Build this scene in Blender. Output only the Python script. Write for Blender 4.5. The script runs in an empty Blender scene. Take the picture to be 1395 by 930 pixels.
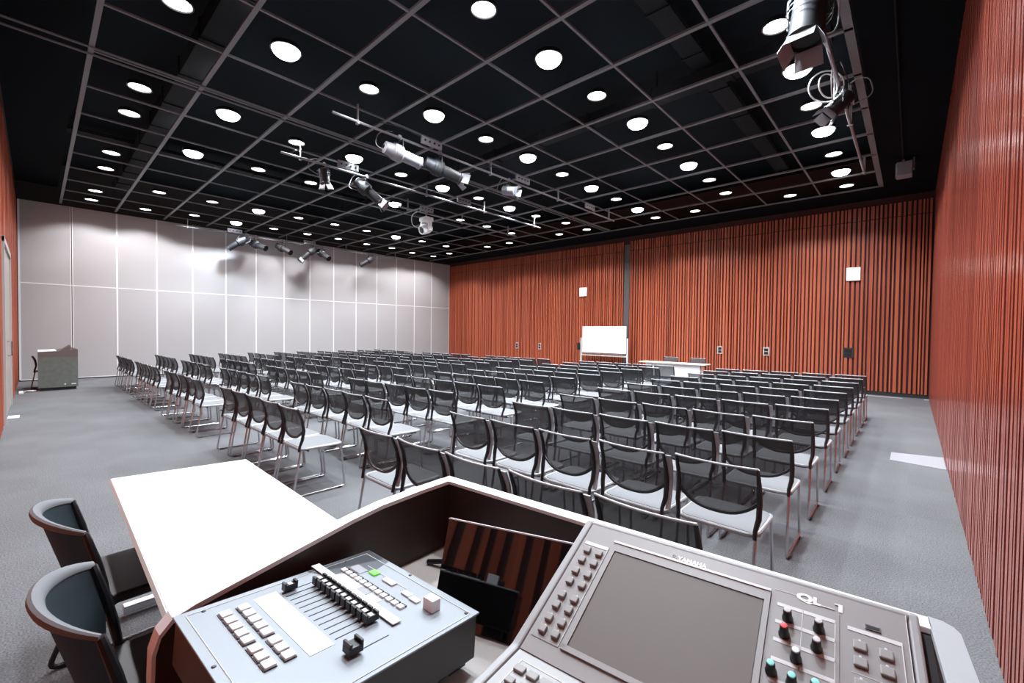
import bpy, bmesh, math, random
from mathutils import Vector, Matrix
random.seed(7)
C = bpy.context.scene.collection
PI = math.pi
ORD = ['first','second','third','fourth','fifth','sixth','seventh','eighth','ninth','tenth','eleventh','twelfth','thirteenth','fourteenth']

# ------------------------------------------------------------------ room numbers
H = 1.516            # lens height
CEIL = 5.006
XL, XR = -17.9, 0.365
YR, YF = -0.36, 14.66

# ------------------------------------------------------------------ materials
def mat(name, col, rough=0.5, metal=0.0, spec=0.5, alpha=1.0, emit=None, estr=0.0, noise=None, coat=0.0):
    m = bpy.data.materials.new(name); m.use_nodes = True
    nt = m.node_tree; b = nt.nodes['Principled BSDF']
    b.inputs['Base Color'].default_value = (*col, 1)
    b.inputs['Roughness'].default_value = rough
    b.inputs['Metallic'].default_value = metal
    b.inputs['Specular IOR Level'].default_value = spec
    b.inputs['Alpha'].default_value = alpha
    if coat: b.inputs['Coat Weight'].default_value = coat; b.inputs['Coat Roughness'].default_value = 0.15
    if emit: b.inputs['Emission Color'].default_value = (*emit, 1); b.inputs['Emission Strength'].default_value = estr
    if noise:
        scale, amt, detail = noise
        tc = nt.nodes.new('ShaderNodeTexCoord'); n = nt.nodes.new('ShaderNodeTexNoise')
        n.inputs['Scale'].default_value = scale; n.inputs['Detail'].default_value = detail
        nt.links.new(tc.outputs['Object'], n.inputs['Vector'])
        mr = nt.nodes.new('ShaderNodeMapRange')
        mr.inputs['From Min'].default_value = 0.3; mr.inputs['From Max'].default_value = 0.7
        mr.inputs['To Min'].default_value = 1 - amt; mr.inputs['To Max'].default_value = 1 + amt
        nt.links.new(n.outputs['Fac'], mr.inputs['Value'])
        mx = nt.nodes.new('ShaderNodeVectorMath'); mx.operation = 'SCALE'
        mx.inputs[0].default_value = col
        nt.links.new(mr.outputs['Result'], mx.inputs['Scale'])
        nt.links.new(mx.outputs['Vector'], b.inputs['Base Color'])
    return m

def carpet_mat():
    m = bpy.data.materials.new('carpet'); m.use_nodes = True
    nt = m.node_tree; b = nt.nodes['Principled BSDF']; L = nt.links
    b.inputs['Roughness'].default_value = 0.95; b.inputs['Specular IOR Level'].default_value = 0.15
    tc = nt.nodes.new('ShaderNodeTexCoord')
    n1 = nt.nodes.new('ShaderNodeTexNoise'); n1.inputs['Scale'].default_value = 120; n1.inputs['Detail'].default_value = 3
    n2 = nt.nodes.new('ShaderNodeTexNoise'); n2.inputs['Scale'].default_value = 1.1; n2.inputs['Detail'].default_value = 4
    w = nt.nodes.new('ShaderNodeTexChecker'); w.inputs['Scale'].default_value = 2.0
    w.inputs['Color1'].default_value = (1, 1, 1, 1); w.inputs['Color2'].default_value = (0.965, 0.965, 0.965, 1)
    for n in (n1, n2, w): L.new(tc.outputs['Object'], n.inputs['Vector'])
    r1 = nt.nodes.new('ShaderNodeMapRange'); r1.inputs['From Min'].default_value = 0.25; r1.inputs['From Max'].default_value = 0.75
    r1.inputs['To Min'].default_value = 0.50; r1.inputs['To Max'].default_value = 1.50
    r2 = nt.nodes.new('ShaderNodeMapRange'); r2.inputs['From Min'].default_value = 0.3; r2.inputs['From Max'].default_value = 0.7
    r2.inputs['To Min'].default_value = 0.88; r2.inputs['To Max'].default_value = 1.10
    L.new(n1.outputs['Fac'], r1.inputs['Value']); L.new(n2.outputs['Fac'], r2.inputs['Value'])
    mu = nt.nodes.new('ShaderNodeMath'); mu.operation = 'MULTIPLY'
    L.new(r1.outputs['Result'], mu.inputs[0]); L.new(r2.outputs['Result'], mu.inputs[1])
    v = nt.nodes.new('ShaderNodeVectorMath'); v.operation = 'SCALE'; v.inputs[0].default_value = CARPET
    L.new(mu.outputs[0], v.inputs['Scale'])
    v2 = nt.nodes.new('ShaderNodeVectorMath'); v2.operation = 'MULTIPLY'
    L.new(v.outputs['Vector'], v2.inputs[0]); L.new(w.outputs['Color'], v2.inputs[1])
    L.new(v2.outputs['Vector'], b.inputs['Base Color'])
    bp = nt.nodes.new('ShaderNodeBump'); bp.inputs['Strength'].default_value = 0.25; bp.inputs['Distance'].default_value = 0.004
    L.new(n1.outputs['Fac'], bp.inputs['Height']); L.new(bp.outputs['Normal'], b.inputs['Normal'])
    return m

def wood_slat_mat(name, axis, base, dark):
    """lacquered red-brown louvre: each slat (0.1 m pitch) gets its own tone, plus vertical grain"""
    m = bpy.data.materials.new(name); m.use_nodes = True
    nt = m.node_tree; b = nt.nodes['Principled BSDF']; L = nt.links
    b.inputs['Roughness'].default_value = 0.38 if axis == 'X' else 0.22; b.inputs['Specular IOR Level'].default_value = 0.5 if axis == 'X' else 0.8
    tc = nt.nodes.new('ShaderNodeTexCoord'); sp = nt.nodes.new('ShaderNodeSeparateXYZ')
    L.new(tc.outputs['Object'], sp.inputs[0])
    sc = nt.nodes.new('ShaderNodeMath'); sc.operation = 'MULTIPLY'; sc.inputs[1].default_value = 20.0
    L.new(sp.outputs[axis], sc.inputs[0])
    fl = nt.nodes.new('ShaderNodeMath'); fl.operation = 'FLOOR'; L.new(sc.outputs[0], fl.inputs[0])
    wn = nt.nodes.new('ShaderNodeTexWhiteNoise'); wn.noise_dimensions = '1D'; L.new(fl.outputs[0], wn.inputs['W'])
    mp = nt.nodes.new('ShaderNodeMapping'); mp.inputs['Scale'].default_value = (35, 35, 1.2)
    L.new(tc.outputs['Object'], mp.inputs['Vector'])
    n = nt.nodes.new('ShaderNodeTexNoise'); n.inputs['Scale'].default_value = 1.5; n.inputs['Detail'].default_value = 5
    L.new(mp.outputs['Vector'], n.inputs['Vector'])
    add = nt.nodes.new('ShaderNodeMath'); add.operation = 'ADD'
    L.new(wn.outputs['Value'], add.inputs[0]); L.new(n.outputs['Fac'], add.inputs[1])
    hf = nt.nodes.new('ShaderNodeMath'); hf.operation = 'MULTIPLY'; hf.inputs[1].default_value = 0.5; L.new(add.outputs[0], hf.inputs[0])
    cr = nt.nodes.new('ShaderNodeValToRGB')
    cr.color_ramp.elements[0].position = 0.1; cr.color_ramp.elements[0].color = (*dark, 1)
    cr.color_ramp.elements[1].position = 0.8; cr.color_ramp.elements[1].color = (*base, 1)
    L.new(hf.outputs[0], cr.inputs[0]); L.new(cr.outputs[0], b.inputs['Base Color'])
    return m

CARPET = (0.138, 0.139, 0.143)
M = dict(
    ceil=mat('black_void', (0.0028, 0.0046, 0.0062), 0.9, spec=0.08),
    grid=mat('grid_bar_grey', (0.160, 0.172, 0.182), 0.5),
    duct=mat('duct_dark', (0.0055, 0.0065, 0.008), 0.8, spec=0.15),
    panel=mat('partition_panel', (0.43, 0.415, 0.42), 0.7, noise=(60, 0.05, 3)),
    ptrim=mat('partition_trim', (0.80, 0.79, 0.80), 0.45),
    seam=mat('dark_seam', (0.02, 0.02, 0.02), 0.8),
    backing=mat('slat_backing', (0.045, 0.010, 0.008), 0.7),
    wood_x=wood_slat_mat('red_slat_x', 'X', (0.53, 0.132, 0.062), (0.31, 0.058, 0.027)),
    wood_y=wood_slat_mat('red_slat_y', 'Y', (0.46, 0.095, 0.050), (0.29, 0.048, 0.027)),
    base=mat('baseboard_black', (0.02, 0.02, 0.022), 0.6),
    black=mat('black_plastic', (0.012, 0.012, 0.014), 0.35),
    mesh=mat('black_mesh', (0.022, 0.022, 0.024), 0.6, alpha=0.85),
    seat=mat('seat_grey_mesh', (0.155, 0.157, 0.162), 0.7, noise=(500, 0.08, 2)),
    silver=mat('silver_grey_paint', (0.36, 0.36, 0.37), 0.4, 0.2),
    chrome=mat('chrome', (0.58, 0.58, 0.60), 0.22, 1.0),
    fixture=mat('fixture_black', (0.012, 0.012, 0.014), 0.6),
    fixture_grey=mat('fixture_grey', (0.26, 0.26, 0.28), 0.42, 0.2),
    white=mat('white_laminate', (0.86, 0.86, 0.87), 0.35),
    whitep=mat('white_plastic', (0.80, 0.80, 0.80), 0.4),
    cream=mat('cream_edge', (0.72, 0.66, 0.56), 0.4),
    edge=mat('laminate_edge', (0.50, 0.46, 0.43), 0.4),
    light_edge=mat('parapet_edge', (0.78, 0.77, 0.78), 0.4),
    grey_edge=mat('parapet_edge_grey', (0.36, 0.37, 0.39), 0.45),
    darkwood=mat('dark_wood', (0.028, 0.015, 0.012), 0.45, noise=(9, 0.25, 4)),
    desk=mat('desk_top_grey', (0.45, 0.42, 0.40), 0.4),
    mixer=mat('mixer_taupe', (0.22, 0.212, 0.21), 0.42),
    mixer_l=mat('mixer_cheek', (0.31, 0.31, 0.315), 0.42),
    mixer_p=mat('mixer_panel', (0.25, 0.238, 0.235), 0.45),
    mixer_hl=mat('mixer_print', (0.58, 0.58, 0.59), 0.45),
    lettering=mat('white_lettering', (0.9, 0.9, 0.9), 0.5),
    screen=mat('touch_screen', (0.135, 0.118, 0.108), 0.5, spec=0.25),
    btn=mat('mixer_button', (0.27, 0.26, 0.255), 0.5),
    knob=mat('knob_black', (0.008, 0.008, 0.009), 0.3),
    red=mat('cap_red', (0.75, 0.05, 0.05), 0.4), cyan=mat('cap_cyan', (0.25, 0.75, 0.68), 0.4),
    lblue=mat('cap_pale_blue', (0.62, 0.74, 0.86), 0.4),
    alu=mat('brushed_alu', (0.25, 0.275, 0.30), 0.42, 0.2),
    alu_dark=mat('alu_smoked', (0.09, 0.10, 0.11), 0.3, 0.4),
    green=mat('green_key', (0.12, 0.55, 0.05), 0.4, emit=(0.15, 0.8, 0.08), estr=0.35),
    gloss=mat('glossy_black', (0.004, 0.004, 0.005), 0.04, spec=1.0),
    lectern=mat('lectern_grey_green', (0.13, 0.145, 0.13), 0.6, noise=(12, 0.12, 3)),
    lectern_top=mat('lectern_top_brown', (0.13, 0.105, 0.10), 0.6),
    opmesh=mat('operator_mesh', (0.035, 0.055, 0.065), 0.6),
    oprim=mat('operator_rim', (0.14, 0.145, 0.155), 0.6),
    tape=mat('floor_tape', (0.66, 0.66, 0.67), 0.6),
    plate=mat('floor_plate', (0.33, 0.33, 0.35), 0.5, 0.1),
    door=mat('door_grey', (0.33, 0.28, 0.25), 0.5),
    doorframe=mat('door_frame', (0.45, 0.40, 0.38), 0.5),
    wallbox=mat('wall_box', (0.10, 0.095, 0.10), 0.4),
    lampw=mat('lamp_warm', (1, 1, 1), 0.5, emit=(1.0, 0.97, 0.92), estr=7),
    lampc=mat('lamp_cool', (1, 1, 1), 0.5, emit=(0.90, 0.95, 1.0), estr=9),
    floor=carpet_mat(),
)

# ------------------------------------------------------------------ helpers
def box(bm, x0, x1, y0, y1, z0, z1, mtx=None):
    vs = [bm.verts.new((x, y, z)) for z in (z0, z1) for x, y in ((x0, y0), (x1, y0), (x1, y1), (x0, y1))]
    if mtx: [setattr(v, 'co', mtx @ v.co) for v in vs]
    fs = [(3, 2, 1, 0), (4, 5, 6, 7), (0, 1, 5, 4), (1, 2, 6, 5), (2, 3, 7, 6), (3, 0, 4, 7)]
    return [bm.faces.new([vs[i] for i in f]) for f in fs]

def prism(bm, pts, axis, a, b):
    """extrude a 2-D outline along an axis (x: pts are (y,z); y: (x,z); z: (x,y))"""
    def mk(p, t):
        return {'x': (t, p[0], p[1]), 'y': (p[0], t, p[1]), 'z': (p[0], p[1], t)}[axis]
    A = [bm.verts.new(mk(p, a)) for p in pts]; B = [bm.verts.new(mk(p, b)) for p in pts]
    n = len(pts)
    bm.faces.new(A[::-1]); bm.faces.new(B)
    for i in range(n): bm.faces.new((A[i], A[(i+1) % n], B[(i+1) % n], B[i]))

def rounded(pts, r, seg=4):
    """round the inner corners of an open 3-D polyline"""
    out = [Vector(pts[0])]
    for i in range(1, len(pts)-1):
        p, a, b = Vector(pts[i]), Vector(pts[i-1]), Vector(pts[i+1])
        da, db = (a-p), (b-p); rr = min(r, da.length*0.45, db.length*0.45)
        s, e = p+da.normalized()*rr, p+db.normalized()*rr
        for k in range(seg+1):
            t = k/seg; out.append(s*(1-t)**2 + p*2*t*(1-t) + e*t*t)
    out.append(Vector(pts[-1])); return out

def tube(bm, pts, r, seg=8, closed=False, flat=1.0):
    pts = [Vector(p) for p in pts]; n = len(pts); rings = []
    up = None
    for i, p in enumerate(pts):
        if closed: t = (pts[(i+1) % n]-pts[i-1])
        else: t = (pts[min(i+1, n-1)]-pts[max(i-1, 0)])
        t.normalize()
        if up is None: up = t.orthogonal().normalized()
        else: up = (up - t*up.dot(t)).normalized()
        s = t.cross(up)
        rr = r[i] if isinstance(r, (list, tuple)) else r
        rings.append([bm.verts.new(p+up*math.cos(2*PI*k/seg)*rr+s*math.sin(2*PI*k/seg)*rr*flat) for k in range(seg)])
    for i in range(n if closed else n-1):
        a, b = rings[i], rings[(i+1) % n]
        for k in range(seg): bm.faces.new((a[k], a[(k+1) % seg], b[(k+1) % seg], b[k]))
    if not closed: bm.faces.new(rings[0][::-1]); bm.faces.new(rings[-1])

def lathe(bm, prof, mtx=None, seg=24, cap=True):
    rings = []
    for r, z in prof:
        rings.append([bm.verts.new((r*math.cos(2*PI*k/seg), r*math.sin(2*PI*k/seg), z)) for k in range(seg)])
    if mtx: [setattr(v, 'co', mtx @ v.co) for R_ in rings for v in R_]
    for a, b in zip(rings, rings[1:]):
        for k in range(seg): bm.faces.new((a[k], a[(k+1) % seg], b[(k+1) % seg], b[k]))
    if cap: bm.faces.new(rings[0][::-1]); bm.faces.new(rings[-1])

def link(name, bm, m, parent=None, bevel=0.0, smooth=False, loc=None, bseg=2):
    bmesh.ops.recalc_face_normals(bm, faces=bm.faces)
    if bevel:
        bmesh.ops.bevel(bm, geom=list(bm.edges), offset=bevel, segments=bseg, affect='EDGES', profile=0.5, clamp_overlap=True)
    me = bpy.data.meshes.new(name); bm.to_mesh(me); bm.free()
    me.materials.append(m)
    if smooth:
        for p in me.polygons: p.use_smooth = True
        try: me.set_sharp_from_angle(angle=math.radians(40))
        except Exception: pass
    o = bpy.data.objects.new(name, me); C.objects.link(o)
    if parent: o.parent = parent
    if loc: o.location = loc
    return o

def tag(o, label, cat, group=None, kind=None):
    if label: o['label'] = label
    if cat: o['category'] = cat
    if group: o['group'] = group
    if kind: o['kind'] = kind
    return o

def thing(name, label, cat, loc=(0, 0, 0), rz=0, group=None):
    o = bpy.data.objects.new(name, None); C.objects.link(o)
    o.empty_display_size = 0.1
    o.location = loc; o.rotation_euler = (0, 0, rz)
    return tag(o, label, cat, group)

def copy_thing(root, loc, rz=0, label=None, group=None, skip=()):
    r = root.copy(); C.objects.link(r); r.location = loc; r.rotation_euler = (0, 0, rz)
    if label: r['label'] = label
    if group: r['group'] = group
    for ch in list(root.children):
        if ch.name.split('.')[0] in skip: continue
        c = ch.copy(); C.objects.link(c); c.parent = r
        for g in list(ch.children):
            d = g.copy(); C.objects.link(d); d.parent = c
    return r

def struct(name, bm, m, label, cat, **k):
    o = link(name, bm, m, **k); tag(o, label, cat, kind='structure'); return o

def text_mesh(body, size, mtx, name, m, parent, bold=0.0, sx=1.0, extr=0.0002):
    cu = bpy.data.curves.new(name, 'FONT'); cu.body = body; cu.size = size; cu.extrude = extr; cu.offset = bold
    tmp = bpy.data.objects.new(name, cu); C.objects.link(tmp)
    bpy.context.view_layer.update()
    me = bpy.data.meshes.new_from_object(tmp.evaluated_get(bpy.context.evaluated_depsgraph_get()))
    bpy.data.objects.remove(tmp)
    me.transform(Matrix.Diagonal((sx, 1, 1, 1))); me.transform(mtx)
    me.materials.clear(); me.materials.append(m); me.name = name
    o = bpy.data.objects.new(name, me); C.objects.link(o); o.parent = parent
    return o

# ------------------------------------------------------------------ SETTING
bm = bmesh.new(); box(bm, XL-.4, XR+.4, YR-.4, YF+.4, -0.12, 0)
struct('floor', bm, M['floor'], 'grey carpeted floor of the hall', 'floor')

# black void above the open grid
bm = bmesh.new(); box(bm, XL-.3, XR+.3, YR-.3, YF+.3, 6.1, 6.2)
ceil = struct('ceiling', bm, M['ceil'], 'black ceiling behind an open grey grid', 'ceiling')
GY = [0.497+1.16*i for i in range(12)]              # wide bars running parallel to the front wall
GY[11] = 13.36
for y in GY:
    bm = bmesh.new(); box(bm, XL, -0.575, y-.027, y+.027, CEIL, CEIL+.03)
    link('grid_bar', bm, M['grid'], ceil)
GX = [-4.158-1.194*i for i in range(-2, 12)]
for x in GX:
    if x < XL+.2: continue
    bm = bmesh.new(); box(bm, x-.014, x+.014, 0.497, 13.36, CEIL+.004, CEIL+.028)
    link('grid_bar', bm, M['grid'], ceil)
bm = bmesh.new(); box(bm, -0.66, -0.57, YR, 13.40, CEIL, CEIL+.08)
link('grid_edge_beam', bm, M['grid'], ceil)
# dark bulkheads that close the void beyond the grid
bm = bmesh.new(); box(bm, XL, XR, 13.42, YF, CEIL+.03, CEIL+.09)
link('bulkhead', bm, M['ceil'], ceil)
bm = bmesh.new(); box(bm, -0.55, XR, YR, 13.42, CEIL+.03, CEIL+.09)
link('bulkhead', bm, M['ceil'], ceil)
bm = bmesh.new(); box(bm, XL, -.68, YR, 0.45, CEIL+.45, CEIL+.5)
link('bulkhead', bm, M['ceil'], ceil)
# double rail of a movable partition, flush with the grid
bm = bmesh.new()
for dx in (-.11, -.085, .085, .11): box(bm, -7.72+dx-.006, -7.72+dx+.006, YR, 13.3, CEIL-.014, CEIL+.0)
link('partition_rail', bm, M['grid'], ceil)

# wall of grey partition panels (left in the photo)
bm = bmesh.new(); box(bm, XL-.25, XL-.03, YR-.2, YF+.2, 0, 6.1)
wl = struct('wall_left', bm, M['seam'], 'grey panelled partition wall with pale joints', 'wall')
GJ = [-0.30, 0.707, 1.681, 2.632, 3.583, 4.545, 5.508, 6.479, 7.457, 8.437, 9.439, 10.434, 11.445, 12.458, 13.479, 14.62]
ZM = 2.708
for i in range(15):
    a, b = GJ[i]+.008, GJ[i+1]-.008
    for z0, z1 in ((0.05, ZM-.012), (ZM+.012, 4.96)):
        bm = bmesh.new(); box(bm, XL-.03, XL, a, b, z0, z1)
        link('wall_panel', bm, M['panel'], wl)
for i, y in enumerate(GJ):
    bm = bmesh.new()
    if i == 1:
        box(bm, XL-.028, XL+.006, y-.028, y-.008, .04, 4.96); box(bm, XL-.028, XL+.006, y+.012, y+.030, .04, 4.96)
    else: box(bm, XL-.028, XL+.006, y-.020, y+.020, .04, 4.96)
    link('joint_strip', bm, M['ptrim'], wl)
bm = bmesh.new(); box(bm, XL-.028, XL+.005, GJ[0], GJ[-1], ZM-.014, ZM+.014)
box(bm, XL-.028, XL+.005, GJ[0], GJ[-1], .03, .055)
link('cross_strip', bm, M['ptrim'], wl)

# slatted walls
def slat_wall(bm, along, a, b, face, z0, z1, skip=(), cuts=(), depth=.055, seed=1, sign=1, dep=(1, 1, .8, .62)):
    rnd = random.Random(seed); t = a
    pat = [.058, .040, .066, .030, .052, .046]
    gaps = [.034, .042, .032, .044]
    i = 0
    while t < b-.02:
        w = pat[(i*5+rnd.randrange(2)) % 6]; g = gaps[rnd.randrange(4)]
        if t+w > b: w = b-t
        d = depth*rnd.choice(dep)
        if not any(s0 < t+w and t < s1 for s0, s1 in skip):
            segs = [z0]+[c for c in cuts]+[z1]
            for k in range(len(segs)-1):
                za = segs[k]+(.012 if k else 0); zb = segs[k+1]-(.012 if k < len(segs)-2 else 0)
                if along == 'x':
                    y0, y1 = sorted((face, face+sign*d)); box(bm, t, t+w, y0, y1, za, zb)
                else:
                    x0, x1 = sorted((face, face+sign*d)); box(bm, x0, x1, t, t+w, za, zb)
        t += w+g; i += 1

bm = bmesh.new(); box(bm, XL-.2, XR+.25, YF, YF+.2, 0, 6.1)
wf = struct('wall_front', bm, M['backing'], 'red-brown slatted wall behind the whiteboard', 'wall')
bm = bmesh.new(); slat_wall(bm, 'x', XL+.02, XR-.05, YF, .10, 4.86, skip=((-7.87, -7.64),), cuts=(4.52,), sign=-1, seed=3)
link('wall_slats', bm, M['wood_x'], wf)
bm = bmesh.new(); box(bm, -7.86, -7.65, YF-.012, YF, 0, 4.75)
link('black_channel', bm, M['wallbox'], wf)
bm = bmesh.new(); box(bm, XL, XR, YF-.02, YF, 0, .10)
bb = struct('baseboard_front', bm, M['base'], 'black recessed skirting under the slatted front wall', 'baseboard')

bm = bmesh.new(); box(bm, XR+.002, XR+.25, YR-.2, YF+.2, 0, 6.1)
wr = struct('wall_right', bm, M['backing'], 'glossy red-brown slatted wall at the right', 'wall')
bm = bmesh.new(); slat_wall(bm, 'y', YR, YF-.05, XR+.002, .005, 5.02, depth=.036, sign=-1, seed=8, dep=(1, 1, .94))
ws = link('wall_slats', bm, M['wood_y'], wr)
ws.data.materials.append(mat('slat_edge_shade', (0.19, 0.036, 0.026), 0.4))  # shade in the gaps, painted as a darker colour on the slat sides
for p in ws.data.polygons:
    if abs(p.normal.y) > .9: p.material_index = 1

bm = bmesh.new(); box(bm, XL-.2, XR+.25, YR-.2, YR, 0, 6.1)
wb = struct('wall_rear', bm, M['backing'], 'red-brown slatted wall beside the camera with a grey door', 'wall')
bm = bmesh.new(); slat_wall(bm, 'x', XL+.30, XR-.04, YR, .02, 4.9, skip=((-12.75, -10.2),), depth=.03, sign=1, seed=5)
slat_wall(bm, 'x', -12.75, -10.2, YR, 2.9, 4.9, depth=.03, sign=1, seed=6)
link('wall_slats', bm, M['wood_x'], wb)
bm = bmesh.new(); box(bm, -12.7, -10.25, YR, YR+.02, 0.01, 2.80)
d1 = struct('door_1', bm, M['door'], 'grey double door in the slatted wall at far left', 'door')
bm = bmesh.new(); box(bm, -12.78, -12.69, YR, YR+.045, 0, 2.88); box(bm, -10.26, -10.17, YR, YR+.045, 0, 2.88); box(bm, -12.78, -10.17, YR, YR+.045, 2.80, 2.89)
link('door_frame', bm, M['doorframe'], d1)
bm = bmesh.new(); tube(bm, [(-11.6, YR+.02, 1.0), (-11.6, YR+.07, 1.0), (-11.6, YR+.07, 1.25), (-11.6, YR+.02, 1.25)], .012)
link('door_handle', bm, M['chrome'], d1)

# ------------------------------------------------------------------ downlights
LIGHTS = [(198,287,1,-16.98,2.24),(0,0,1,-16.90,1.07),(0,0,1,-16.80,11.56),(0,0,1,-16.80,12.75),(0,0,1,-16.66,5.69),(0,0,2,-16.66,4.53),(0,0,1,-16.66,3.38),
 (0,0,1,-16.62,9.22),(0,0,1,-16.61,6.83),(0,0,1,-16.53,10.34),(0,0,1,-16.53,7.97),(0,0,1,-15.72,1.07),(0,0,1,-15.62,12.75),(0,0,1,-14.57,2.20),(0,0,1,-14.50,3.36),
 (0,0,2,-14.47,4.52),(0,0,1,-14.42,5.65),(0,0,2,-14.40,9.18),(0,0,1,-14.39,7.98),(0,0,1,-14.38,11.56),(0,0,1,-14.37,6.81),(0,0,1,-14.36,10.34),(0,0,1,-13.33,1.08),
 (0,0,1,-13.13,12.74),(0,0,1,-12.05,1.06),(0,0,1,-11.89,12.75),(0,0,1,-10.77,3.36),(0,0,2,-10.77,2.17),(0,0,1,-10.76,4.50),(0,0,2,-10.71,6.79),(0,0,1,-10.68,11.56),
 (0,0,1,-10.66,9.13),(0,0,1,-10.62,10.27),(0,0,1,-9.61,1.07),(0,0,1,-9.45,12.76),(0,0,1,-8.67,3.36),(0,0,1,-8.62,5.62),(0,0,2,-8.60,6.79),(0,0,1,-8.56,7.96),
 (0,0,2,-8.54,9.14),(0,0,1,-8.53,10.32),(0,0,2,-8.52,4.44),(0,0,1,-8.47,1.06),(0,0,2,-8.39,2.17),(0,0,1,-8.32,11.58),(0,0,1,-8.30,12.77),(0,0,1,-5.98,1.07),
 (0,0,1,-5.95,3.33),(0,0,2,-5.93,2.17),(0,0,1,-5.86,5.62),(0,0,1,-5.85,12.80),(0,0,1,-5.85,7.98),(0,0,2,-5.85,4.43),(0,0,2,-5.84,11.59),(0,0,2,-5.84,9.17),
 (0,0,1,-5.84,10.38),(0,0,2,-5.81,6.75),(0,0,1,-4.68,12.83),(0,0,1,-3.55,3.35),(0,0,1,-3.55,5.68),(0,0,2,-3.54,4.50),(0,0,2,-3.53,9.26),(0,0,1,-3.52,8.05),
 (0,0,1,-3.52,11.69),(0,0,1,-3.51,10.46),(0,0,2,-3.48,6.85),(0,0,1,-2.36,12.94),(0,0,1,-1.23,8.10),(0,0,1,-1.23,5.76),(0,0,1,-1.22,12.93),(0,0,1,-1.21,10.53),
 (0,0,2,-1.21,9.20),(0,0,2,-1.21,11.73),(0,0,2,-1.20,6.86),
 # continue the same lines above and behind the camera's view
 (0,0,2,-3.54,2.17),(0,0,1,-3.54,1.07),(0,0,2,-1.2,4.53),(0,0,1,-1.2,3.38),(0,0,2,-1.2,2.2),(0,0,1,-1.2,1.07)]

def make_lamp(kind):
    r = .130 if kind == 1 else .165
    nm = 'downlight'
    t = thing(nm, 'x', 'ceiling light')
    bm = bmesh.new(); lathe(bm, [(r+.006, .055), (r+.014, .012), (r+.02, .0), (r+.005, -.002), (r+.002, .015)], cap=False)
    link('housing', bm, M['black'], t, smooth=True)
    bm = bmesh.new(); lathe(bm, [(r, .012), (r*.6, .004), (.001, .002)] if kind == 1 else [(r, .012), (r*.93, -.03), (r*.75, -.06), (r*.4, -.078), (.001, -.084)], cap=False)
    link('lens', bm, M['lampw'] if kind == 1 else M['lampc'], t, smooth=True)
    ld = bpy.data.lights.new('lamp_beam', 'SPOT')
    ld.energy = 150 if kind == 1 else 330
    ld.color = (.97, .97, 1.0) if kind == 1 else (.80, .90, 1.0)
    ld.spot_size = math.radians(134); ld.spot_blend = .35; ld.shadow_soft_size = .10
    lo = bpy.data.objects.new('lamp_beam', ld); C.objects.link(lo); lo.parent = t; lo.location = (0, 0, -.012 if kind == 1 else -.095)
    return t
rows = {}
for L in LIGHTS: rows.setdefault(round((L[4]-1.07)/1.17), []).append(L)
protos = {}
for rk in sorted(rows):
    for j, L in enumerate(sorted(rows[rk], key=lambda a: a[3])):
        kind, x, y = L[2], L[3], L[4]
        lab = f"{'large cool-white' if kind == 2 else 'round warm-white'} ceiling downlight, {ORD[j]} from grey wall, {ORD[rk]} row from camera"
        grp = 'round downlights in the ceiling grid'
        if kind not in protos:
            protos[kind] = make_lamp(kind); o = protos[kind]; o.location = (x, y, CEIL+.035)
            o['label'] = lab; o['group'] = grp
        else: copy_thing(protos[kind], (x, y, CEIL+.035), 0, lab, grp)

# ducts and trays in the void
def duct(x0, x1, y0, y1, z0, z1, lab, name='air_duct', m='duct', cat='duct'):
    bm = bmesh.new(); box(bm, x0, x1, y0, y1, z0, z1)
    n = max(2, int(max(x1-x0, y1-y0)/1.2))
    for k in range(1, n):
        if x1-x0 > y1-y0:
            xx = x0+(x1-x0)*k/n; box(bm, xx-.02, xx+.02, y0-.02, y1+.02, z0-.02, z1+.02)
        else:
            yy = y0+(y1-y0)*k/n; box(bm, x0-.02, x1+.02, yy-.02, yy+.02, z0-.02, z1+.02)
    for k in (0.15, .85):
        if x1-x0 > y1-y0:
            xx = x0+(x1-x0)*k; box(bm, xx-.01, xx+.01, (y0+y1)/2-.01, (y0+y1)/2+.01, z1, 6.1)
        else:
            yy = y0+(y1-y0)*k; box(bm, (x0+x1)/2-.01, (x0+x1)/2+.01, yy-.01, yy+.01, z1, 6.1)
    return tag(link(name, bm, M[m]), lab, cat)
duct(-17.5, -.9, 1.55, 1.85, 5.50, 5.75, 'dark air duct above the grid nearest the camera, running across the hall')
duct(-17.5, -.9, 7.25, 7.50, 5.55, 5.75, 'dark air duct above the middle of the grid, running across the hall')
duct(-13.9, -13.6, .3, 13.2, 5.82, 5.90, 'dark cable tray above the grid towards the grey wall', 'cable_tray', cat='cable tray')
duct(-2.75, -2.45, .6, 13.2, 5.82, 5.90, 'dark cable tray above the grid towards the right wall', 'cable_tray', cat='cable tray')

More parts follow.
